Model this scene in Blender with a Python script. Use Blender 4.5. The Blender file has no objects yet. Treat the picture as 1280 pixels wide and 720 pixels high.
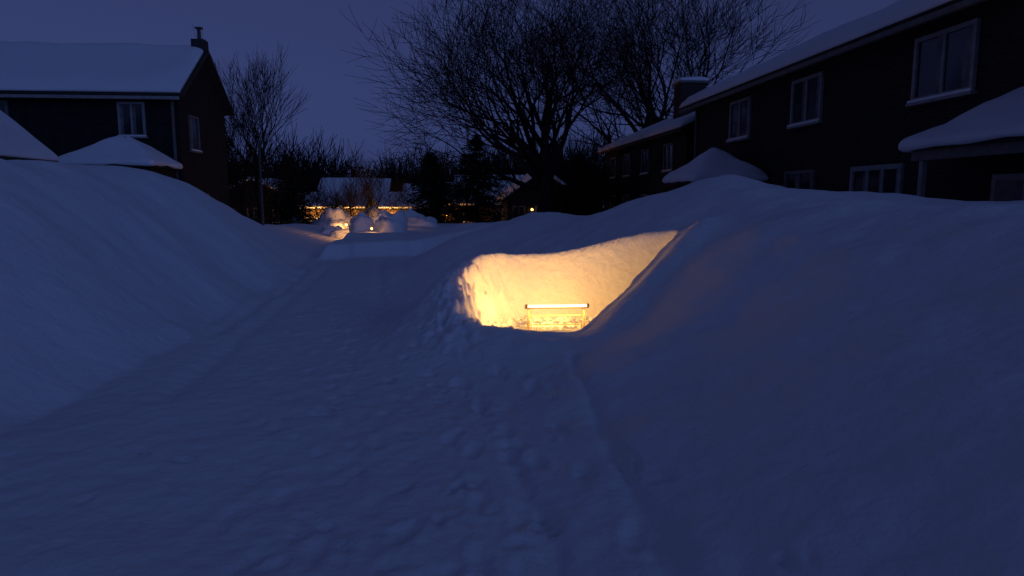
import bpy, math, random
import numpy as np
from mathutils import Vector, Matrix
random.seed(7)
rng=np.random.RandomState(11)
sc=bpy.context.scene
sc.view_settings.view_transform='Standard'
sc.view_settings.look='None'
sc.view_settings.exposure=0
col=sc.collection

# ------------------------------------------------------------------ camera
cam=bpy.data.objects.new('camera',bpy.data.cameras.new('camera'))
col.objects.link(cam); sc.camera=cam
cam.data.lens=24; cam.data.sensor_width=36; cam.data.clip_end=2000; cam.data.clip_start=0.05
cam.location=(0,0,0)
cam.rotation_euler=(math.radians(90-7.5),0,math.radians(-4.9))

# ------------------------------------------------------------------ world
w=bpy.data.worlds.new('World'); sc.world=w; w.use_nodes=True
nt=w.node_tree; nt.nodes.clear()
out=nt.nodes.new('ShaderNodeOutputWorld'); bg=nt.nodes.new('ShaderNodeBackground')
sky=nt.nodes.new('ShaderNodeTexSky'); sky.sky_type='NISHITA'; sky.sun_disc=False
sky.sun_elevation=math.radians(2.0); sky.sun_rotation=math.radians(145)
bw=nt.nodes.new('ShaderNodeRGBToBW')
pw=nt.nodes.new('ShaderNodeMath'); pw.operation='POWER'; pw.inputs[1].default_value=0.55
mul=nt.nodes.new('ShaderNodeMix'); mul.data_type='RGBA'; mul.blend_type='MULTIPLY'
mul.inputs[0].default_value=1.0
mul.inputs[7].default_value=(0.215,0.305,0.93,1)
nt.links.new(sky.outputs[0],bw.inputs[0]); nt.links.new(bw.outputs[0],pw.inputs[0])
nt.links.new(pw.outputs[0],mul.inputs[6]); nt.links.new(mul.outputs[2],bg.inputs[0])
bg.inputs[1].default_value=0.110
nt.links.new(bg.outputs[0],out.inputs[0])

sun=bpy.data.objects.new('sun',bpy.data.lights.new('sun','SUN')); col.objects.link(sun)
sun.data.energy=0.24; sun.data.angle=math.radians(35); sun.data.color=(0.16,0.34,1.0)
sun.rotation_euler=(math.radians(70),0,math.radians(36))

# ------------------------------------------------------------------ materials
def mat(name,c1,c2=None,scale=4,rough=0.8,bump=0.0,bscale=20,spec=0.3,emis=None,estr=0,metal=0):
    m=bpy.data.materials.new(name); m.use_nodes=True
    n=m.node_tree; b=n.nodes['Principled BSDF']
    b.inputs['Roughness'].default_value=rough
    b.inputs['Specular IOR Level'].default_value=spec
    b.inputs['Metallic'].default_value=metal
    tc=n.nodes.new('ShaderNodeTexCoord')
    if c2 is None: c2=tuple(x*0.8 for x in c1)
    ns=n.nodes.new('ShaderNodeTexNoise'); ns.inputs['Scale'].default_value=scale; ns.inputs['Detail'].default_value=2
    n.links.new(tc.outputs['Object'],ns.inputs['Vector'])
    rp=n.nodes.new('ShaderNodeValToRGB'); rp.color_ramp.elements[0].position=0.35; rp.color_ramp.elements[1].position=0.65
    rp.color_ramp.elements[0].color=(*c2,1); rp.color_ramp.elements[1].color=(*c1,1)
    n.links.new(ns.outputs[0],rp.inputs[0]); n.links.new(rp.outputs[0],b.inputs['Base Color'])
    if bump:
        n2=n.nodes.new('ShaderNodeTexNoise'); n2.inputs['Scale'].default_value=bscale; n2.inputs['Detail'].default_value=3
        n.links.new(tc.outputs['Object'],n2.inputs['Vector'])
        bp=n.nodes.new('ShaderNodeBump'); bp.inputs['Strength'].default_value=bump; bp.inputs['Distance'].default_value=0.02
        n.links.new(n2.outputs[0],bp.inputs['Height']); n.links.new(bp.outputs[0],b.inputs['Normal'])
    if emis:
        b.inputs['Emission Color'].default_value=(*emis,1); b.inputs['Emission Strength'].default_value=estr
    return m

def brickmat(name,c1,c2,mortar):
    m=bpy.data.materials.new(name); m.use_nodes=True
    n=m.node_tree; b=n.nodes['Principled BSDF']; b.inputs['Roughness'].default_value=0.9
    b.inputs['Specular IOR Level'].default_value=0.15
    tc=n.nodes.new('ShaderNodeTexCoord'); sp=n.nodes.new('ShaderNodeSeparateXYZ'); cb=n.nodes.new('ShaderNodeCombineXYZ')
    ad=n.nodes.new('ShaderNodeMath'); ad.operation='ADD'
    n.links.new(tc.outputs['Object'],sp.inputs[0]); n.links.new(sp.outputs[0],ad.inputs[0]); n.links.new(sp.outputs[1],ad.inputs[1])
    n.links.new(ad.outputs[0],cb.inputs[0]); n.links.new(sp.outputs[2],cb.inputs[1])
    br=n.nodes.new('ShaderNodeTexBrick'); br.inputs['Scale'].default_value=1
    br.inputs['Brick Width'].default_value=0.22; br.inputs['Row Height'].default_value=0.075; br.inputs['Mortar Size'].default_value=0.008
    br.inputs['Color1'].default_value=(*c1,1); br.inputs['Color2'].default_value=(*c2,1); br.inputs['Mortar'].default_value=(*mortar,1)
    n.links.new(cb.outputs[0],br.inputs['Vector']); n.links.new(br.outputs[0],b.inputs['Base Color'])
    return m

def snowmat(name,sss=0,bs=1.0):
    m=bpy.data.materials.new(name); m.use_nodes=True
    n=m.node_tree; b=n.nodes['Principled BSDF']
    b.inputs['Roughness'].default_value=0.7; b.inputs['Specular IOR Level'].default_value=0.15
    b.inputs['Base Color'].default_value=(0.83,0.84,0.86,1)
    if sss:
        b.inputs['Subsurface Weight'].default_value=sss
        b.inputs['Subsurface Radius'].default_value=(1.0,0.8,0.55)
        b.inputs['Subsurface Scale'].default_value=0.10
    tc=n.nodes.new('ShaderNodeTexCoord')
    prev=None
    for s,st,d in ((11,0.5*bs,0.03),(60,0.4*bs,0.008)):
        n2=n.nodes.new('ShaderNodeTexNoise'); n2.inputs['Scale'].default_value=s; n2.inputs['Detail'].default_value=2
        n.links.new(tc.outputs['Object'],n2.inputs['Vector'])
        bp=n.nodes.new('ShaderNodeBump'); bp.inputs['Strength'].default_value=st; bp.inputs['Distance'].default_value=d
        n.links.new(n2.outputs[0],bp.inputs['Height'])
        if prev: n.links.new(prev.outputs[0],bp.inputs['Normal'])
        prev=bp
    n.links.new(prev.outputs[0],b.inputs['Normal'])
    return m
SNOW=snowmat('snow')
SNOWT=snowmat('snow_translucent',sss=0.6,bs=1.5)
BRICK=brickmat('dark_brick',(0.044,0.030,0.027),(0.030,0.021,0.019),(0.045,0.042,0.04))
SIDING=mat('dark_siding',(0.028,0.026,0.026),(0.02,0.019,0.019),scale=3,rough=0.9,bump=0.3,spec=0.1)
BOARD=mat('roof_board',(0.05,0.045,0.04),(0.03,0.028,0.026),scale=5)
TRIM=mat('trim_paint',(0.34,0.33,0.32),(0.26,0.25,0.25),scale=6,rough=0.6)
TRIMD=mat('trim_paint_dull',(0.17,0.165,0.16),(0.12,0.115,0.11),scale=6,rough=0.6)
GLASS=mat('window_glass',(0.03,0.035,0.04),(0.02,0.02,0.025),scale=2,rough=0.08,spec=0.6)
CURT=mat('curtain',(0.22,0.21,0.21),(0.12,0.12,0.12),scale=3,rough=0.9)
BARK=mat('bark',(0.032,0.026,0.023),(0.018,0.016,0.015),scale=12,rough=0.95,spec=0.05)
NEEDLE=mat('needles',(0.03,0.042,0.026),(0.018,0.026,0.018),scale=3,rough=0.9,spec=0.1)
METAL=mat('dark_metal',(0.12,0.12,0.12),(0.07,0.07,0.07),scale=20,rough=0.5,metal=0.4)
FRAME=mat('stand_wood',(0.55,0.42,0.27),(0.36,0.26,0.15),scale=18,rough=0.6,bump=0.3)
CHIM=brickmat('chimney_brick',(0.06,0.04,0.035),(0.04,0.027,0.025),(0.06,0.06,0.06))
WARMWALL=mat('warm_wall',(0.12,0.08,0.055),(0.08,0.055,0.04),scale=2,rough=0.8)
TUBE=mat('tube_glow',(1,0.8,0.5),rough=0.4,emis=(1.0,0.72,0.32),estr=3.6)
BULB=mat('bulb_glow',(1,0.7,0.4),rough=0.4,emis=(1.0,0.50,0.14),estr=6)

# ------------------------------------------------------------------ helpers
def empty(name,loc=(0,0,0)):
    e=bpy.data.objects.new(name,None); col.objects.link(e); e.location=loc; e.empty_display_size=0.3
    return e
def meshobj(name,verts,faces,m,parent=None,smooth=False):
    me=bpy.data.meshes.new(name); me.from_pydata([tuple(v) for v in verts],[],faces); me.update()
    if smooth:
        me.polygons.foreach_set('use_smooth',[True]*len(me.polygons))
    if m: me.materials.append(m)
    o=bpy.data.objects.new(name,me); col.objects.link(o)
    if parent:
        o.parent=parent; o.matrix_parent_inverse=Matrix.Translation(-Vector(parent.location))
    return o
def box(name,x0,x1,y0,y1,z0,z1,m,parent=None,bevel=0):
    v=[(x0,y0,z0),(x1,y0,z0),(x1,y1,z0),(x0,y1,z0),(x0,y0,z1),(x1,y0,z1),(x1,y1,z1),(x0,y1,z1)]
    f=[(3,2,1,0),(4,5,6,7),(0,1,5,4),(1,2,6,5),(2,3,7,6),(3,0,4,7)]
    o=meshobj(name,v,f,m,parent)
    if bevel:
        b=o.modifiers.new('b','BEVEL'); b.width=bevel; b.segments=2
    return o
T=rng.rand(256,256)
def vnoise(x,y):
    ix=np.floor(x).astype(int); iy=np.floor(y).astype(int); fx=x-ix; fy=y-iy
    fx=fx*fx*fx*(fx*(fx*6-15)+10); fy=fy*fy*fy*(fy*(fy*6-15)+10)
    a=T[ix&255,iy&255]; b=T[(ix+1)&255,iy&255]; c=T[ix&255,(iy+1)&255]; d=T[(ix+1)&255,(iy+1)&255]
    return (a*(1-fx)+b*fx)*(1-fy)+(c*(1-fx)+d*fx)*fy-0.5
def fbm(x,y,o=3,g=0.5):
    s=0;a=1
    for i in range(o):
        s=s+a*vnoise(x*2**i+17.3*i,y*2**i+9.1*i); a*=g
    return s
def ss(a,b,x):
    t=np.clip((x-a)/(b-a),0,1); return t*t*(3-2*t)

# ------------------------------------------------------------------ snow ground (one sheet)
def spaced(lo,d0,d1,hi,step,mid=None):
    a=list(np.arange(d0,d1+1e-6,step))
    s=step; v=d0; L=[]
    while v>lo: s*=1.05; v-=s; L.append(v)
    s=step; v=a[-1]; R=[]
    while v<hi: s*=1.03; v+=s; R.append(v)
    return np.array(L[::-1]+a+R)
def refine(arr,a,b,step):
    return np.concatenate([arr[arr<a-step*0.5],np.arange(a,b,step),arr[arr>b+step*0.5]])
xs=refine(spaced(-350,-4.6,5.2,350,0.035),-0.25,3.2,0.018)
ys=refine(refine(spaced(-60,2.2,11.5,600,0.035),6.4,9.6,0.018),18.9,20.4,0.05)
X,Y=np.meshgrid(xs,ys)
rim=np.array([(0.66,6.70,-1.31),(1.07,6.70,-1.33),(1.30,6.85,-1.34),(1.74,7.3,-1.13),(2.17,7.8,-0.88),(2.55,8.2,-0.62),(2.86,8.6,-0.40),
     (2.45,8.85,-0.47),(1.9,9.0,-0.61),(1.4,9.05,-0.72),(0.95,9.02,-0.73),(0.55,8.8,-0.70),(0.22,8.4,-0.76),(0.06,7.8,-0.93),(0.09,7.2,-1.17),(0.28,6.88,-1.27)])
R=[]
n=len(rim)
for i in range(n):
    p0,p1,p2,p3=rim[i-1],rim[i],rim[(i+1)%n],rim[(i+2)%n]
    for t in np.linspace(0,1,6,endpoint=False):
        R.append(0.5*((2*p1)+(-p0+p2)*t+(2*p0-5*p1+4*p2-p3)*t*t+(-p0+3*p1-3*p2+p3)*t**3))
R=np.array(R)
def base(x,y):
    st=-1.6+0.42*ss(19.3,19.65,y+0.35*fbm(x*0.8,y*0.1))*ss(-3.9,-3.5,x)
    st=st+0.04*fbm(x*0.3,y*0.2)
    toe=np.interp(y,[0,6,9,12,16,22,35],[0.5,0.0,-0.4,-0.9,-1.2,-1.0,1.0])
    wd=np.interp(y,[0,6,9,12,16,22,35],[4.8,4.8,4.6,4.7,4.0,3.5,3.0])
    zr=np.interp(y,[-8,3,7,9.5,12,14,20,30,40],[-0.25,-0.16,-0.10,-0.04,-0.15,-0.35,-0.7,-0.9,-1.2])
    tr=np.clip((x-toe)/wd,0,1)
    k=0.5*ss(9,12,y)
    r=ss(0,1,tr)*(1-k)+np.sin(tr*np.pi/2)*k
    ltoe=np.interp(y,[0,8,14,20,30],[-3.1,-3.1,-3.5,-4.2,-5.0])+0.25*fbm(y*0.4,y*0.0+3.3)
    zl=np.interp(y,[-8,5,10,14,16,18,20,23.0,30,45],[0.1,0.32,0.50,0.62,0.62,0.38,-0.02,-0.7,-1.1,-1.2])
    tl=np.clip((ltoe-x)/3.0,0,1)
    l=ss(0,1,tl)*0.4+np.sin(tl*np.pi/2)*0.6
    z=st+(zr-st)*r+(zl-st)*l
    z=z+0.55*np.exp(-((x-4.75)/0.85)**2/2-((y-11.4)/1.1)**2/2)
    z=z+0.34*np.exp(-((x-0.1)/1.0)**2/2-((y-14.5)/1.2)**2/2)
    z=z+0.28*np.exp(-((x-2.0)/1.0)**2/2-((y-18)/1.3)**2/2)
    z=z+0.22*np.exp(-((x-0.2)/0.8)**2/2-((y-21)/1.0)**2/2)
    z=z-0.45*ss(6.8,8.5,x)*ss(40,30,y)
    z=z-0.7*ss(-7.5,-10,x)*ss(40,30,y)
    z=z-5.2*ss(34,62,y)
    return z
Z=base(X,Y)
near=ss(40,14,np.hypot(X,Y))
street=ss(-3.4,-2.6,X)*ss(1.6,0.2,X+0.08*Y)*ss(22,18,Y)
Z+=0.16*fbm(X*0.55,Y*0.55,3)*near*(1-0.75*street)+ 0.5*fbm(X*0.05,Y*0.05,2)*(1-near)
Z+=(0.032-0.014*street)*fbm(X*2.6,Y*2.6,3)*near
Z+=0.014*street*fbm(X*10,Y*8,3)
def seg_info(x,y):
    P=np.stack([x,y],1); best=np.full(len(P),1e9); bz=np.zeros(len(P)); inside=np.zeros(len(P),bool)
    for i in range(len(R)):
        a=R[i];b=R[(i+1)%len(R)]
        ab=b[:2]-a[:2]; t=np.clip(((P-a[:2])@ab)/(ab@ab),0,1)
        q=a[:2]+t[:,None]*ab; d=np.hypot(*(P-q).T)
        k=d<best; best[k]=d[k]; bz[k]=(a[2]+(b[2]-a[2])*t)[k]
        c=((a[1]>y)!=(b[1]>y))&(x<(b[0]-a[0])*(y-a[1])/(b[1]-a[1]+1e-12)+a[0])
        inside^=c
    return best,bz,inside
mask=(X>-3)&(X<6)&(Y>4)&(Y<12.5)
d,bz,ins=seg_info(X[mask],Y[mask])
xm,ym=X[mask],Y[mask]
zz=Z[mask]
wgt=np.exp(-(d/0.7)**2)
zz=zz*(1-wgt)+(bz+0.03*fbm(xm*4,ym*4,3))*wgt
# ridge added along the near/right lip to shade the bank from spill
side=ss(-0.1,0.25,(xm-1.25)*0.72-(ym-6.85)*0.70)*ss(1.0,1.8,xm)
zz+=(~ins)*side*0.13*np.exp(-((d-0.30)/0.24)**2)
floor=-1.66+0.05*fbm(xm*3,ym*3,3)
wallw=0.40+0.25*ss(1.2,0.2,xm)
dd=d+0.03*fbm(xm*2+3,ym*2,2)*ss(0,0.1,d)
t=np.clip(dd/wallw,0,1)
prof=1-(1-t)**2.2
zin=zz+(floor-zz)*prof
zz=np.where(ins,zin,zz)
lip=np.exp(-((xm-0.0)/0.30)**2-((ym-7.4)/0.9)**2)
zz+=lip*(~ins)*0.16*fbm(xm*10,ym*5,3)
lf=ss(1.1,0.3,xm)
zz+=(ins&(dd<0.7))*(0.018+0.24*lf)*fbm(xm*9,ym*9,3)*ss(0,0.05,d)
Z[mask]=zz
tmask=np.zeros(X.shape,bool)
tm=np.zeros(len(xm),bool); tm[((d<0.45)&(xm<1.3))|ins]=True; tmask[mask]=tm
def dent(cx,cy,ang,L,W,dep):
    k=(abs(X-cx)<0.4)&(abs(Y-cy)<0.4)
    dx=X[k]-cx; dy=Y[k]-cy; u=dx*math.cos(ang)+dy*math.sin(ang); v=-dx*math.sin(ang)+dy*math.cos(ang)
    r=np.sqrt((u/L)**2+(v/W)**2)
    Z[k]+= -dep*np.exp(-r**3)+dep*0.25*np.exp(-((r-1.5)/0.4)**2)
def trail(pts,step=0.36,off=0.12,dep=0.03):
    pts=np.array(pts,float); s=0
    for i in range(len(pts)-1):
        a,b=pts[i],pts[i+1]; L=np.hypot(*(b-a)); nrm=np.array([-(b-a)[1],(b-a)[0]])/L; ang=math.atan2(*(b-a)[::-1])
        for k in range(int(L/step)):
            s+=1; p=a+(b-a)*(k*step/L)+nrm*off*(1 if s%2 else -1)+rng.normal(0,0.05,2)
            dent(p[0],p[1],ang+rng.normal(0,0.2),0.12,0.05,dep*rng.uniform(0.5,1.2))
trail([(0.3,2.3),(0.1,5),(-0.4,8),(-1.4,14),(-2.2,19)])
trail([(0.7,2.6),(0.55,5),(0.5,6.4)])
trail([(-0.3,2.3),(0.2,4.2),(0.6,6.3)],step=0.42)
trail([(-1.0,2.6),(-1.2,6),(-1.6,11),(-2.4,19)],dep=0.022)
trail([(-0.6,3),(-0.5,6),(-1.0,10)],step=0.5,dep=0.022)
for i in range(420):
    y=rng.uniform(2.4,13); x=rng.normal(-0.15-y*0.06,0.85)
    if 6.2<y<9.7 and x>-0.2: continue
    if x>1.8: continue
    dent(x,y,rng.uniform(0,3.1),rng.uniform(0.025,0.08),rng.uniform(0.02,0.04),rng.uniform(0.01,0.03))
def groove(pts,wd,dep):
    pts=np.array(pts,float)
    k=(X>-5)&(X<5)&(Y>2)&(Y<20); P=np.stack([X[k],Y[k]],1); best=np.full(len(P),9.)
    for i in range(len(pts)-1):
        a,b=pts[i],pts[i+1]; ab=b-a; t=np.clip(((P-a)@ab)/(ab@ab),0,1)
        best=np.minimum(best,np.hypot(*(P-a-t[:,None]*ab).T))
    best=best+0.05*fbm(P[:,0]*3,P[:,1]*3)
    Z[k]-=dep*np.exp(-(best/wd)**2)
groove([(0.92,2.2),(0.95,3.6),(1.02,5.0),(1.05,6.0)],0.06,0.045)
groove([(0.50,2.2),(0.42,3.2),(0.35,4.3)],0.06,0.035)
groove([(-2.9,8.2),(-3.0,10.5),(-3.2,13.5),(-3.6,18)],0.10,0.07)
groove([(-2.3,5.5),(-2.5,8.2),(-2.7,12),(-3.1,18)],0.12,0.05)
groove([(-0.9,8.5),(-1.3,12),(-1.9,18)],0.12,0.05)
ny,nx=X.shape
V=np.stack([X.ravel(),Y.ravel(),Z.ravel()],1)
idx=np.arange(nx*ny).reshape(ny,nx)
F=np.stack([idx[:-1,:-1].ravel(),idx[:-1,1:].ravel(),idx[1:,1:].ravel(),idx[1:,:-1].ravel()],1)
me=bpy.data.meshes.new('snow_ground')
me.vertices.add(len(V)); me.vertices.foreach_set('co',V.ravel())
me.loops.add(len(F)*4); me.loops.foreach_set('vertex_index',F.ravel())
me.polygons.add(len(F)); me.polygons.foreach_set('loop_start',np.arange(len(F))*4); me.polygons.foreach_set('loop_total',np.full(len(F),4))
me.polygons.foreach_set('use_smooth',np.ones(len(F),bool))
me.materials.append(SNOW); me.materials.append(SNOWT)
me.polygons.foreach_set('material_index',tmask[:-1,:-1].ravel().astype(np.int32))
me.update(); me.validate()
g=bpy.data.objects.new('snow_ground',me); col.objects.link(g)

# ------------------------------------------------------------------ snow slabs on roofs
def slab(name,p00,p10,p11,p01,th,parent,nu=26,nv=14,lump=0.06):
    p=[np.array(q,float) for q in (p00,p10,p11,p01)]
    sx=random.uniform(0,90)
    u=0.5-0.5*np.cos(np.pi*np.arange(nu+1)/nu); v=0.5-0.5*np.cos(np.pi*np.arange(nv+1)/nv)
    U,W=np.meshgrid(u,v); U=U.ravel()[:,None]; W=W.ravel()[:,None]
    B=(p[0]*(1-U)+p[1]*U)*(1-W)+(p[3]*(1-U)+p[2]*U)*W
    Lu=np.linalg.norm(p[1]-p[0]); Lv=np.linalg.norm(p[3]-p[0])
    e=np.minimum(np.minimum(U*Lu,(1-U)*Lu),np.minimum(W*Lv,(1-W)*Lv))[:,0]
    h=th*np.minimum(1,0.25+np.sqrt(np.clip(e/(th*1.2),0,1))*0.75)
    nz=fbm(B[:,0]*0.7+sx,B[:,1]*0.7+sx,3)*lump*2
    Tp=B.copy(); Tp[:,2]+=h+nz*np.minimum(1,0.25+e*3)
    V=[tuple(a) for a in B]+[tuple(a) for a in Tp]; bn=len(B); F=[]
    def I(i,j,t): return t*bn+j*(nu+1)+i
    for j in range(nv):
        for i in range(nu):
            F.append((I(i,j,1),I(i+1,j,1),I(i+1,j+1,1),I(i,j+1,1)))
            F.append((I(i,j+1,0),I(i+1,j+1,0),I(i+1,j,0),I(i,j,0)))
    for i in range(nu):
        F.append((I(i,0,0),I(i+1,0,0),I(i+1,0,1),I(i,0,1)))
        F.append((I(i+1,nv,0),I(i,nv,0),I(i,nv,1),I(i+1,nv,1)))
    for j in range(nv):
        F.append((I(0,j+1,0),I(0,j,0),I(0,j,1),I(0,j+1,1)))
        F.append((I(nu,j,0),I(nu,j+1,0),I(nu,j+1,1),I(nu,j,1)))
    return meshobj(name,V,F,SNOW,parent,smooth=True)
def board(name,p00,p10,p11,p01,th,m,parent):
    a=[Vector(q) for q in (p00,p10,p11,p01)]; b=[q-Vector((0,0,th)) for q in a]
    return meshobj(name,a+b,[(0,1,2,3),(7,6,5,4),(0,4,5,1),(1,5,6,2),(2,6,7,3),(3,7,4,0)],m,parent)

def window(parent,axis,c,a0,a1,z0,z1,panes=2,rail=False,m=TRIM,glass=GLASS,fw=0.09,curtain=True):
    sgn={'x-':-1,'x+':1,'y-':-1}[axis]
    def bx(nm,s0,s1,za,zb,d0,d1,mm):
        lo,hi=sorted((c+sgn*d0,c+sgn*d1))
        if axis[0]=='x': return box(nm,lo,hi,s0,s1,za,zb,mm,parent,)
        return box(nm,s0,s1,lo,hi,za,zb,mm,parent)
    bx('window_frame',a0,a0+fw,z0,z1,0.0,0.07,m); bx('window_frame',a1-fw,a1,z0,z1,0.0,0.07,m)
    bx('window_frame',a0+fw,a1-fw,z1-fw,z1,0.0,0.07,m); bx('window_frame',a0+fw,a1-fw,z0,z0+fw,0.0,0.07,m)
    bx('window_sill',a0-0.06,a1+0.06,z0-0.06,z0-0.002,0.0,0.13,m)
    bx('sill_snow',a0-0.03,a1+0.03,z0,z0+0.05,0.072,0.12,SNOW)
    wI=(a1-a0-2*fw)/panes
    for i in range(panes):
        s0=a0+fw+i*wI; s1=s0+wI
        if i: bx('window_mullion',s0-0.035,s0+0.035,z0+fw,z1-fw,0.0,0.055,m)
        g0=s0+(0.035 if i else 0); g1=s1-(0.035 if i<panes-1 else 0)
        bx('window_glass',g0,g1,z0+fw,z1-fw,0.0,0.02,glass)
        if curtain:
            cw=(g1-g0)*random.uniform(0.2,0.4)
            bx('window_curtain',g0,g0+cw,z0+fw,z1-fw,0.021,0.026,CURT)
        if rail:
            zm=(z0+z1)/2; bx('window_rail',g0,g1,zm-0.025,zm+0.025,0.027,0.05,m)

# ------------------------------------------------------------------ right row house (near)
h=empty('brick_house',(9.6,17,-1.5))
XW=9.6; Y0=4.0; Y1=27.0; EZ=3.62
def gable_house_y(h,xw,xe,y0,y1,zb,ez,slope,wm,over=0.45,th=0.28):
    xr=(xw+xe)/2; rz=ez+slope*(xr-xw)
    V=[(xw,y0,zb),(xe,y0,zb),(xe,y1,zb),(xw,y1,zb),(xw,y0,ez),(xe,y0,ez),(xe,y1,ez),(xw,y1,ez),(xr,y0,rz),(xr,y1,rz)]
    meshobj('walls',V,[(0,3,7,4),(1,5,6,2),(0,4,8,5,1),(3,2,6,9,7)],wm,h)
    e=ez-over*slope+0.06; o=over
    for s,nm in ((-1,'a'),(1,'b')):
        xo=xw-o if s<0 else xe+o
        q=[(xo,y0-o,e),(xr,y0-o,rz+0.06),(xr,y1+o,rz+0.06),(xo,y1+o,e)]
        if s>0: q=q[::-1]
        q2=[(a,b,c+0.10) for a,b,c in q]
        board('roof_'+nm,*q2,0.14,BOARD,h)
        if s<0: slab('roof_snow_'+nm,(xo-0.04,y0-o-0.02,e+0.104),(xo-0.04,y1+o+0.04,e+0.104),(xr+0.02,y1+o+0.04,rz+0.18),(xr+0.02,y0-o-0.02,rz+0.18),th,h,nu=60)
        else: slab('roof_snow_'+nm,(xr-0.02,y0-o-0.02,rz+0.18),(xr-0.02,y1+o+0.04,rz+0.18),(xo+0.04,y1+o+0.04,e+0.104),(xo+0.04,y0-o-0.02,e+0.104),th,h,nu=30)
    return rz
gable_house_y(h,XW,19.6,Y0,Y1,-2.2,EZ,0.47,BRICK,over=0.45)
box('gutter',XW-0.60,XW-0.47,Y0-0.3,Y1+0.3,EZ-0.28,EZ-0.16,TRIMD,h,bevel=0.02)
box('downpipe',XW-0.10,XW-0.02,Y1-0.35,Y1-0.27,-1.6,EZ-0.25,TRIMD,h,bevel=0.02)
window(h,'x-',XW,12.16,13.87,1.96,3.25,panes=2)
window(h,'x-',XW,17.45,19.05,2.0,3.25,panes=2,m=TRIM)
window(h,'x-',XW,21.8,23.4,1.96,3.25,panes=2,m=TRIM)
window(h,'x-',XW,17.6,19.2,-0.7,0.76,panes=2,m=TRIMD)
window(h,'x-',XW,14.0,15.9,-1.3,0.74,panes=3,m=TRIM,fw=0.11)
window(h,'x-',XW,21.8,23.2,-0.6,0.76,panes=2,m=TRIMD)
window(h,'x-',XW,7.2,8.9,1.96,3.25,panes=2)
box('door',XW-0.07,XW-0.005,10.0,11.5,-1.5,0.42,TRIM,h,bevel=0.01)
for k in range(2):
    for j in range(3):
        box('door_panel',XW-0.09,XW-0.072,10.12+k*0.7,10.68+k*0.7,-1.35+j*0.6,-0.9+j*0.6,TRIMD,h,bevel=0.01)
def slabpoly(name,V,faces,th,parent):
    import bmesh
    bm=bmesh.new(); vs=[bm.verts.new(v) for v in V]
    for f in faces: bm.faces.new([vs[i] for i in f])
    me=bpy.data.meshes.new(name)
    bmesh.ops.recalc_face_normals(bm,faces=bm.faces)
    up=sum(f.normal.z for f in bm.faces)
    if up<0: bmesh.ops.reverse_faces(bm,faces=bm.faces)
    bm.to_mesh(me); bm.free(); me.materials.append(SNOW)
    me.polygons.foreach_set('use_smooth',[True]*len(me.polygons))
    o=bpy.data.objects.new(name,me); col.objects.link(o); o.parent=parent; o.matrix_parent_inverse=Matrix.Translation(-Vector(parent.location))
    s=o.modifiers.new('s','SOLIDIFY'); s.thickness=th; s.offset=1
    b=o.modifiers.new('b','BEVEL'); b.width=th*0.45; b.segments=3; b.limit_method='NONE'
    u=o.modifiers.new('u','SUBSURF'); u.levels=3; u.render_levels=3; u.subdivision_type='SIMPLE'
    tx=bpy.data.textures.new('lump','CLOUDS'); tx.noise_scale=0.7
    dm=o.modifiers.new('d','DISPLACE'); dm.texture=tx; dm.strength=0.16; dm.mid_level=0.5; dm.texture_coords='GLOBAL'
    return o
def hip_porch_x(h,xo,xw,ya,yb,ez,tz):
    run=xw-xo
    V=[(xo,ya,ez),(xo,yb,ez),(xw,yb,ez),(xw,ya,ez),(xw,ya+run,tz),(xw,yb-run,tz)]
    meshobj('porch_roof',[(a,b,c-0.002) for a,b,c in V],[(0,4,5,1),(1,5,2),(0,3,4),(0,1,2,3)],BOARD,h)
    box('porch_beam',xo+0.12,xo+0.26,ya+0.12,yb-0.12,ez-0.18,ez-0.006,TRIMD,h)
    slabpoly('porch_snow',V,[(0,4,5,1),(1,5,2),(0,3,4)],0.18,h)
hip_porch_x(h,8.35,XW-0.003,6.0,12.3,0.86,1.72)
for yy in (6.3,11.95):
    box('porch_post',8.5,8.6,yy-0.05,yy+0.05,-1.4,0.68,TRIM,h,bevel=0.01)
def hip_cap(h,x0,x1,y0,y1,ez,tz,wall=None):
    xc=(x0+x1)/2; yc=(y0+y1)/2
    V=[(x0,y0,ez),(x1,y0,ez),(x1,y1,ez),(x0,y1,ez),(xc,yc,tz)]
    F=[(0,1,4),(1,2,4),(2,3,4),(3,0,4)]
    meshobj('porch_roof',[(a,b,c-0.002) for a,b,c in V],F+[(3,2,1,0)],BOARD,h)
    slabpoly('porch_snow',V,F,0.25,h)
hip_cap(h,7.2,9.55,20.2,23.2,0.45,1.45)
box('porch_wall',7.5,9.5,20.5,22.9,-2,0.44,SIDING,h)

h2=empty('row_house',(9.6,35,-1.5))
gable_house_y(h2,9.6,17.6,27.9,43,-2.5,2.85,0.42,SIDING,over=0.4)
for a in (29.5,33.2,36.8,40):
    window(h2,'x-',9.6,a,a+1.3,1.2,2.4,panes=2,m=TRIMD)
    window(h2,'x-',9.6,a,a+1.3,-1.0,0.2,panes=2,m=TRIMD)
box('chimney',11.0,12.2,33.0,34.1,3.0,5.5,CHIM,h2)
box('chimney_cap',10.92,12.28,32.92,34.18,5.5,5.6,TRIMD,h2)
slab('chimney_snow',(10.9,32.9,5.6),(12.3,32.9,5.6),(12.3,34.2,5.6),(10.9,34.2,5.6),0.28,h2,nu=10,nv=10)

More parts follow.
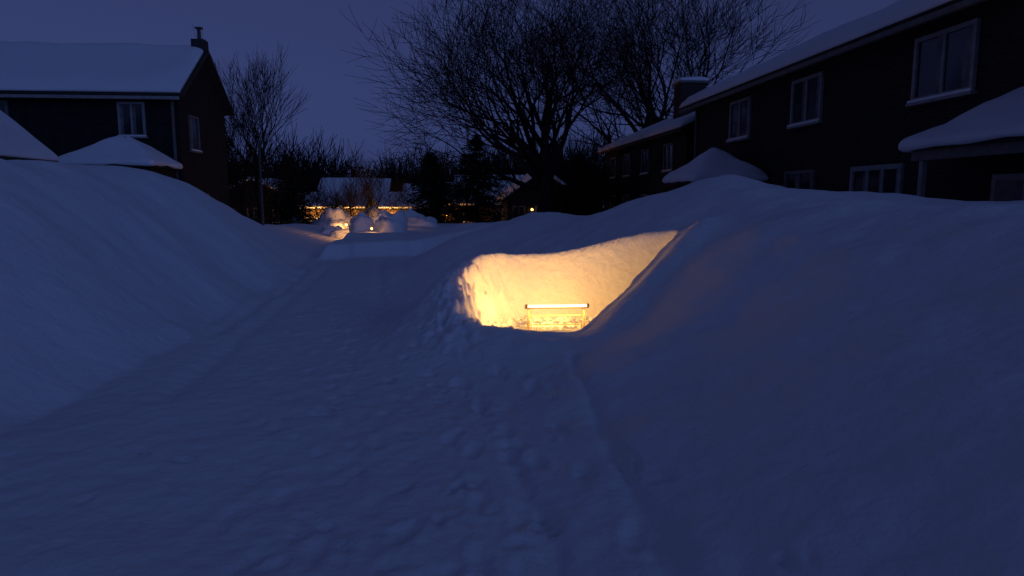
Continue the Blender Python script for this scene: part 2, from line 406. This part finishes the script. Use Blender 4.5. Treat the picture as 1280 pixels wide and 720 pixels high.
# ------------------------------------------------------------------ left house
h3=empty('gabled_house',(-17,30,-1.5))
def gable_house_x(h,x0,x1,y0,y1,zb,ez,rise,wm,over=0.35,th=0.3):
    yr=(y0+y1)/2; rz=ez+rise; sl=rise/(yr-y0)
    V=[(x0,y0,zb),(x1,y0,zb),(x1,y1,zb),(x0,y1,zb),(x0,y0,ez),(x1,y0,ez),(x1,y1,ez),(x0,y1,ez),(x0,yr,rz),(x1,yr,rz)]
    meshobj('walls',V,[(0,1,5,4),(2,3,7,6),(1,2,6,9,5),(0,4,8,7,3)],wm,h)
    e=ez-over*sl+0.06;o=over; r=rz+0.06
    q=[(x0-o,y0-o,e+.1),(x1+o,y0-o,e+.1),(x1+o,yr,r+.1),(x0-o,yr,r+.1)]
    board('roof_a',*q,0.14,BOARD,h)
    q=[(x0-o,yr,r+.1),(x1+o,yr,r+.1),(x1+o,y1+o,e+.1),(x0-o,y1+o,e+.1)]
    board('roof_b',*q,0.14,BOARD,h)
    slab('roof_snow_a',(x0-o,y0-o-.04,e+.104),(x1+o-.12,y0-o-.04,e+.104),(x1+o-.12,yr+.02,r+.15),(x0-o,yr+.02,r+.15),th,h,nu=50)
    slab('roof_snow_b',(x0-o,yr-.02,r+.15),(x1+o-.12,yr-.02,r+.15),(x1+o-.12,y1+o+.04,e+.104),(x0-o,y1+o+.04,e+.104),th,h,nu=24)
    return rz
gable_house_x(h3,-30,-10.5,28,33.4,-2.5,4.05,1.95,SIDING)
box('gutter',-30.2,-10.3,27.50,27.62,3.70,3.82,TRIM,h3,bevel=0.02)
box('downpipe',-10.75,-10.66,27.9,27.97,-1.5,3.7,TRIMD,h3)
window(h3,'y-',28,-12.75,-11.75,2.35,3.65,panes=2,rail=False,m=TRIM)
window(h3,'y-',28,-17.9,-16.7,2.6,3.65,panes=2,m=TRIMD)
window(h3,'y-',28,-13.7,-12.6,-0.6,0.7,panes=2,m=TRIMD)
window(h3,'x+',-10.5,28.9,29.9,1.9,3.3,panes=1,m=TRIMD)
window(h3,'x+',-10.5,29.2,30.6,-1.0,0.2,panes=2,m=TRIMD)
box('chimney_base',-10.75,-10.25,30.4,31.0,6.0,6.55,BOARD,h3)
box('vent_pipe',-10.55,-10.43,30.6,30.72,6.55,7.0,METAL,h3)
box('vent_cap',-10.62,-10.36,30.53,30.79,7.0,7.06,METAL,h3)
V=[(-13.9,25.3,1.10),(-10.5,25.3,1.10),(-10.5,27.98,1.10),(-13.9,27.98,1.10),(-12.15,26.7,2.15),(-11.9,26.7,2.15)]
meshobj('porch_roof',[(a,b,c-.002) for a,b,c in V],[(0,1,5,4),(1,2,5),(2,3,4,5),(3,0,4),(3,2,1,0)],BOARD,h3)
slabpoly('porch_snow',V,[(0,1,5,4),(1,2,5),(2,3,4,5),(3,0,4)],0.2,h3)
box('porch_wall',-13.7,-10.7,25.5,27.97,-2,1.09,SIDING,h3)
window(h3,'y-',25.5,-13.2,-12.0,-0.7,0.5,panes=2,m=TRIMD)

h4=empty('garage_building',(-15,19,-1.5))
gable_house_y(h4,-17.4,-12.1,17.0,21.6,-2.2,1.20,0.90,SIDING,over=0.3,th=0.22)
window(h4,'y-',17.0,-16.0,-14.2,0.0,1.2,panes=2,m=TRIMD)

# ------------------------------------------------------------------ distant houses in the hollow
def ground_z(x,y): return float(base(np.array([float(x)]),np.array([float(y)]))[0])
def far_house(name,xc,y,wx,dy,ez,rise,zb,wm,axis='x',lit=False):
    e=empty(name,(xc,y,zb))
    if axis=='x': gable_house_x(e,xc-wx/2,xc+wx/2,y,y+dy,zb,ez,rise,wm,th=0.35)
    else: gable_house_y(e,xc-wx/2,xc+wx/2,y,y+dy,zb,ez,rise/(wx/2),wm,th=0.35)
    for k in range(3):
        xx=xc-wx/2+wx*(k+0.5)/3
        window(e,'y-',y,xx-0.5,xx+0.5,ez-1.7,ez-0.6,panes=2,m=TRIMD,curtain=False)
    return e
far_house('distant_house',-9.0,52,4.6,6,-0.8,0.8,-5.5,WARMWALL,axis='x')
far_house('distant_house',-4.8,60,5,6,-0.9,1.0,-6.5,WARMWALL,axis='x')
far_house('distant_house',1.5,66,8,6,-0.6,1.8,-6.5,WARMWALL)
far_house('distant_house',7.0,54,5.5,6,0.0,2.0,-6.5,SIDING,axis='y')
far_house('distant_house',-14.6,52,5.5,6,-0.1,1.3,-5.5,SIDING,axis='y')
far_house('distant_house',-10.5,74,7,6,0.3,1.5,-6.5,SIDING,axis='x')
far_house('distant_house',-2.4,78,6,6,0.0,1.3,-6.5,SIDING,axis='x')
far_house('distant_house',5,80,9,6,0.6,1.8,-6.5,SIDING)
def add_point(e,x,y,z,power):
    l=bpy.data.lights.new('lamp_light','POINT'); l.energy=power; l.color=(1.0,0.44,0.11); l.shadow_soft_size=0.12
    lo=bpy.data.objects.new('lamp_light',l); col.objects.link(lo); lo.location=(x,y,z); lo.parent=e; lo.matrix_parent_inverse=Matrix.Translation(-Vector(e.location))
def globe(e,x,y,z,r):
    bpy.ops.mesh.primitive_uv_sphere_add(radius=r,location=(x,y,z),segments=16,ring_count=8)
    b=bpy.context.object; b.name='globe'; b.data.materials.append(BULB); b.parent=e; b.matrix_parent_inverse=Matrix.Translation(-Vector(e.location))
def wall_lamp(x,y,z,power,r=0.10):
    e=empty('wall_lamp',(x,y,z))
    box('bracket',x-0.05,x+0.05,y,y+0.19,z+r+0.04,z+r+0.09,METAL,e)
    box('hood',x-0.14,x+0.14,y-0.15,y+0.1,z+r+0.005,z+r+0.04,METAL,e)
    globe(e,x,y,z,r)
    if power: add_point(e,x,y-0.6,z-0.05,power)
wall_lamp(-9.8,51.8,-1.5,240); wall_lamp(-7.6,51.8,-1.5,280)
wall_lamp(-5.4,59.8,-1.7,380)
wall_lamp(-0.6,65.8,-1.6,300); wall_lamp(1.8,65.8,-1.6,0); wall_lamp(6.2,53.8,-0.9,0)

def pile(x,y,r,hh,seed):
    z0=ground_z(x,y)-0.15
    V=[];F=[];N=32;M=14
    for j in range(M+1):
        ph=j/M*math.pi/2
        for i in range(N):
            th=i/N*2*math.pi
            nn=1+0.6*float(fbm(np.array([math.cos(th)*1.6*math.cos(ph)+seed]),np.array([math.sin(th)*1.6*math.cos(ph)+ph+seed]),3)[0])
            V.append((x+r*nn*math.cos(ph)**0.8*math.cos(th),y+r*nn*math.cos(ph)**0.8*math.sin(th),z0+(hh+0.15)*nn*math.sin(ph)))
    for j in range(M):
        for i in range(N):
            F.append((j*N+i,j*N+(i+1)%N,(j+1)*N+(i+1)%N,(j+1)*N+i))
    meshobj('snow_pile',V,F,SNOW,None,smooth=True)
pile(-3.55,27.0,0.50,0.50,3); pile(-2.45,26.6,0.62,0.58,8); pile(-4.6,29.0,0.5,0.30,14); pile(-3.0,29.8,0.7,0.45,33); pile(-1.3,31,0.8,0.35,40); pile(-5.4,31,0.5,0.30,51); pile(-2.0,34,0.9,0.5,60)
pile(-6.8,40,1.2,1.3,71); pile(-4.9,43,1.3,1.8,75); pile(-8.8,43,1.2,1.3,78); pile(-2.5,46,1.4,2.2,83)
def added_pile_lamp(x,y,hgt,power):  # added lamps, placed by the piles to make the snow mounds glow
    z0=ground_z(x,y)
    e=empty('added_pile_lamp',(x,y,z0))
    box('post',x-0.025,x+0.025,y-0.025,y+0.025,z0-0.2,z0+hgt,METAL,e)
    globe(e,x,y,z0+hgt+0.05,0.04)
    box('cap',x-0.06,x+0.06,y-0.06,y+0.06,z0+hgt+0.10,z0+hgt+0.12,METAL,e)
    add_point(e,x,y-0.14,z0+hgt+0.06,power)
added_pile_lamp(-4.15,28.2,0.16,18)
added_pile_lamp(-2.98,28.3,0.16,16)
added_pile_lamp(-3.0,25.6,0.02,3.5)
added_pile_lamp(-5.9,38.6,0.30,50)
added_pile_lamp(-3.6,41.0,0.60,40)

# ------------------------------------------------------------------ tube lamp on stand in hollow
L=empty('tube_lamp_stand',(1.22,8.0,-1.6))
xl0,xl1,yl=0.84,1.61,8.0
def cyl(name,p,q,r,m,parent,n=16):
    p=Vector(p);q=Vector(q);d=(q-p).normalized(); a=d.orthogonal().normalized(); b=d.cross(a)
    V=[];F=[]
    for k in (p,q):
        for i in range(n):
            t=2*math.pi*i/n; V.append(k+a*r*math.cos(t)+b*r*math.sin(t))
    for i in range(n): F.append((i,(i+1)%n,n+(i+1)%n,n+i))
    F.append(tuple(range(n))[::-1]); F.append(tuple(range(n,2*n)))
    return meshobj(name,V,F,m,parent,smooth=False)
cyl('tube',(xl0+0.03,yl-0.03,-1.275),(xl1-0.03,yl-0.03,-1.275),0.016,TUBE,L)
box('end_cap_1',xl0,xl0+0.03,yl-0.05,yl+0.0,-1.295,-1.255,FRAME,L,bevel=0.004)
box('end_cap_2',xl1-0.03,xl1,yl-0.05,yl+0.0,-1.295,-1.255,FRAME,L,bevel=0.004)
box('housing',xl0,xl1,yl+0.005,yl+0.045,-1.315,-1.275,FRAME,L,bevel=0.006)
for i,x in enumerate((xl0+0.03,xl1-0.07)):
    box('leg_%d'%(i+1),x,x+0.03,yl+0.0,yl+0.03,-1.66,-1.317,FRAME,L,bevel=0.004)
box('rail_upper',xl0+0.062,xl1-0.072,yl+0.005,yl+0.02,-1.405,-1.39,FRAME,L,bevel=0.003)
box('rail_lower',xl0+0.062,xl1-0.072,yl+0.005,yl+0.02,-1.515,-1.50,FRAME,L,bevel=0.003)
def tube_area(loc,nrm,size,e):
    ar=bpy.data.lights.new('tube_light','AREA'); ar.shape='RECTANGLE'; ar.size=size; ar.size_y=0.04; ar.energy=e; ar.color=(1.0,0.49,0.11)
    ao=bpy.data.objects.new('tube_light',ar); col.objects.link(ao); ao.location=loc
    ao.rotation_euler=(-Vector(nrm)).to_track_quat('Z','X').to_euler() if abs(nrm[0])>0.3 else (math.radians(90)+math.atan2(nrm[2],nrm[1]),0,0)
    ao.parent=L; ao.matrix_parent_inverse=Matrix.Translation(-Vector(L.location))
tube_area((1.22,8.03,-1.25),(0,0.85,0.50),0.7,15)
tube_area((1.22,7.93,-1.33),(0,0.30,-0.95),0.7,6)
tube_area((0.80,7.95,-1.28),(-0.85,0.15,0.2),0.12,7)

V=[];F=[]
for i in range(260):
    cx=random.uniform(0.3,1.9); cy=random.uniform(7.2,8.7); r=random.uniform(0.02,0.075)
    if abs(cy-8)<0.08 : cy+=0.15
    b=len(V)
    for sx,sy,sz in ((1,0,0),(-1,0,0),(0,1,0),(0,-1,0),(0,0,1),(0,0,-1)):
        V.append((cx+sx*r*random.uniform(.6,1.2),cy+sy*r*random.uniform(.6,1.2),-1.62+(0.08 if cy>8 else 0)+sz*r*random.uniform(.6,1.2)))
    for f in ((0,2,4),(2,1,4),(1,3,4),(3,0,4),(2,0,5),(1,2,5),(3,1,5),(0,3,5)): F.append(tuple(b+k for k in f))
meshobj('snow_chunks',V,F,SNOW,None)

# ------------------------------------------------------------------ trees
class Tree:
    def __init__(s): s.V=[];s.F=[]
    def tube(s,pts,rad,n):
        b=len(s.V)
        for k,(p,r) in enumerate(zip(pts,rad)):
            d=(pts[min(k+1,len(pts)-1)]-pts[max(k-1,0)]).normalized()
            a=d.orthogonal().normalized(); c=d.cross(a)
            for i in range(n):
                t=2*math.pi*i/n; s.V.append(p+a*(r*math.cos(t))+c*(r*math.sin(t)))
        for k in range(len(pts)-1):
            for i in range(n):
                s.F.append((b+k*n+i,b+k*n+(i+1)%n,b+(k+1)*n+(i+1)%n,b+(k+1)*n+i))
    def grow(s,p,d,L,r,lev,spec):
        maxl,kids,spread,up,minr=spec
        seg=5 if lev==0 else (5 if lev<3 else 3)
        pts=[p];rad=[r];dd=d.copy()
        for k in range(seg):
            dd=(dd+Vector((random.gauss(0,.12),random.gauss(0,.12),random.gauss(0,.08)+up*(0.6 if lev else 0.1)))).normalized()
            pts.append(pts[-1]+dd*(L/seg)); rad.append(max(minr*0.6,r*(1-0.55*(k+1)/seg)))
        s.tube(pts,rad,7 if lev==0 else (5 if lev<2 else 3))
        if lev>=maxl: return
        nk=kids[lev]
        for i in range(nk):
            f=(i+random.uniform(0.2,1.0))/nk*(0.62 if lev==0 else 0.75)+(0.38 if lev==0 else 0.25) if i else 1.0
            k=min(seg-1,int(f*seg)); t=f*seg-k
            q=pts[k].lerp(pts[k+1],min(1,t))
            ax=dd.orthogonal().normalized(); ax.rotate(Matrix.Rotation(i*2.4+random.uniform(-.5,.5),3,dd))
            ang=random.uniform(0.55,1.0)*spread*(0.3 if i==0 else 1)
            nd=(dd*math.cos(ang)+ax*math.sin(ang)).normalized()
            s.grow(q,nd,L*random.uniform(0.60,0.84),max(minr,rad[k]*random.uniform(0.55,0.72)),lev+1,spec)
def bare_tree(name,x,y,z,h,r,spec,tl=0.3,lean=(0,0),seed=None):
    if seed is not None: random.seed(seed)
    t=Tree(); t.grow(Vector((x,y,z)),Vector((lean[0],lean[1],1)).normalized(),h*tl,r,0,spec)
    return meshobj(name,t.V,t.F,BARK,None)
big=(5,[8,5,4,4,3],0.84,0.06,0.012)
bare_tree('bare_tree',4.1,31,-1.6,16.5,0.40,big,tl=0.25,seed=21)
bare_tree('bare_tree',6.6,41,-2.4,23,0.42,(5,[8,5,4,4,3],0.85,0.06,0.016),tl=0.25,seed=5)
big2=(5,[7,5,4,4,3],0.75,0.07,0.018)
bare_tree('bare_tree',13.2,46,-3,25,0.5,big2,tl=0.27,seed=9)
bare_tree('bare_tree',18.6,47,-3,27,0.5,big2,tl=0.27,seed=12)
mid=(4,[7,5,5,4],0.55,0.11,0.011)
bare_tree('bare_tree',-10.2,37,-1.6,8.2,0.15,mid,tl=0.40,seed=14)
bare_tree('bare_tree',-11.8,40,-1.6,6.6,0.13,mid,tl=0.42,seed=15)
bare_tree('bare_tree',-5.9,52,-4,6.5,0.12,mid,tl=0.40,seed=16)
t=Tree()
low=(3,[6,5,4],0.9,0.08,0.012)
for i in range(80):
    x=random.uniform(-14,16); y=random.uniform(38,47)
    if -9.5<x<-0.5: continue
    t.grow(Vector((x,y,ground_z(x,y)-0.1)),Vector((random.gauss(0,.2),0,1)).normalized(),random.uniform(1.2,2.4),0.05,0,low)
for i in range(16):
    x=random.uniform(-8.5,-1.5); y=random.uniform(40,50)
    t.grow(Vector((x,y,ground_z(x,y)-0.1)),Vector((random.gauss(0,.2),0,1)).normalized(),random.uniform(0.9,1.7),0.04,0,low)
meshobj('bare_shrubs',t.V,t.F,BARK,None)
t=Tree()
for i in range(150):
    x=random.uniform(-75,75); y=random.uniform(86,120)
    t.grow(Vector((x,y,-7)),Vector((random.gauss(0,.1),0,1)).normalized(),random.uniform(4.5,7.0),0.22,0,(3,[7,6,5],0.7,0.10,0.05))
for i in range(26000):
    x=random.uniform(-90,90); y=random.uniform(88,118); hgt=11.5+3.5*float(vnoise(np.array([x*0.35]),np.array([3.3]))[0])+2.5*float(vnoise(np.array([x*1.1]),np.array([8.3]))[0])
    z=-7+hgt*random.random()**0.8
    a=random.uniform(0,3.14); s=random.uniform(0.10,0.32); b=len(t.V)
    t.V+= [Vector((x-s*math.cos(a),y,z-s*math.sin(a))),Vector((x+s*math.cos(a),y,z+s*math.sin(a))),Vector((x+random.uniform(-s,s),y+random.uniform(-s,s),z+s*random.uniform(.5,1.2)))]
    t.F.append((b,b+1,b+2))
meshobj('distant_woodland',t.V,t.F,BARK,None)
def pine(x,y,h,r):
    z=ground_z(x,y)-0.2
    e=empty('pine_tree',(x,y,z))
    t=Tree(); t.tube([Vector((x,y,z)),Vector((x+.05,y,z+h*.5)),Vector((x,y,z+h))],[0.14,0.09,0.02],7)
    V=[];F=[]
    for lev in range(26):
        f=lev/26; hz=z+h*(0.08+0.90*f); rr=r*(1-f)**0.75
        for j in range(11 if f<0.7 else 6):
            a=random.uniform(0,6.28); R=rr*random.uniform(0.6,1.25)
            p=Vector((x,y,hz)); q=Vector((x+R*math.cos(a),y+R*math.sin(a),hz-R*0.22+random.uniform(-.15,.25)))
            t.tube([p,q],[0.025,0.008],3)
            for m in range(26):
                u=random.uniform(0.15,1.05); c=p.lerp(q,u)+Vector((random.gauss(0,.10),random.gauss(0,.10),random.gauss(0,.07)))
                s=random.uniform(.07,.17); b=len(V)
                dv=Vector((math.cos(a+random.gauss(0,.7)),math.sin(a+random.gauss(0,.7)),random.uniform(-.5,.2)))*s*1.6
                sd=dv.orthogonal().normalized()*s*0.4
                V+=[c-sd,c+sd,c+dv]; F.append((b,b+1,b+2))
    meshobj('trunk',t.V,t.F,BARK,e); meshobj('foliage',V,F,NEEDLE,e)
pine(-1.2,39,4.4,1.7); pine(1.4,41,6.0,2.3); pine(7.4,40,4.6,1.9); pine(-12.6,35,4.3,1.5); pine(-9.8,43,5.2,1.7)
P=empty('utility_pole',(-6.6,24.5,-1.2))
cyl('pole',(-6.6,24.5,-1.6),(-6.6,24.5,1.85),0.04,METAL,P,n=10)
box('cross_arm',-6.75,-6.45,24.46,24.50,1.85,1.92,METAL,P,bevel=0.01)
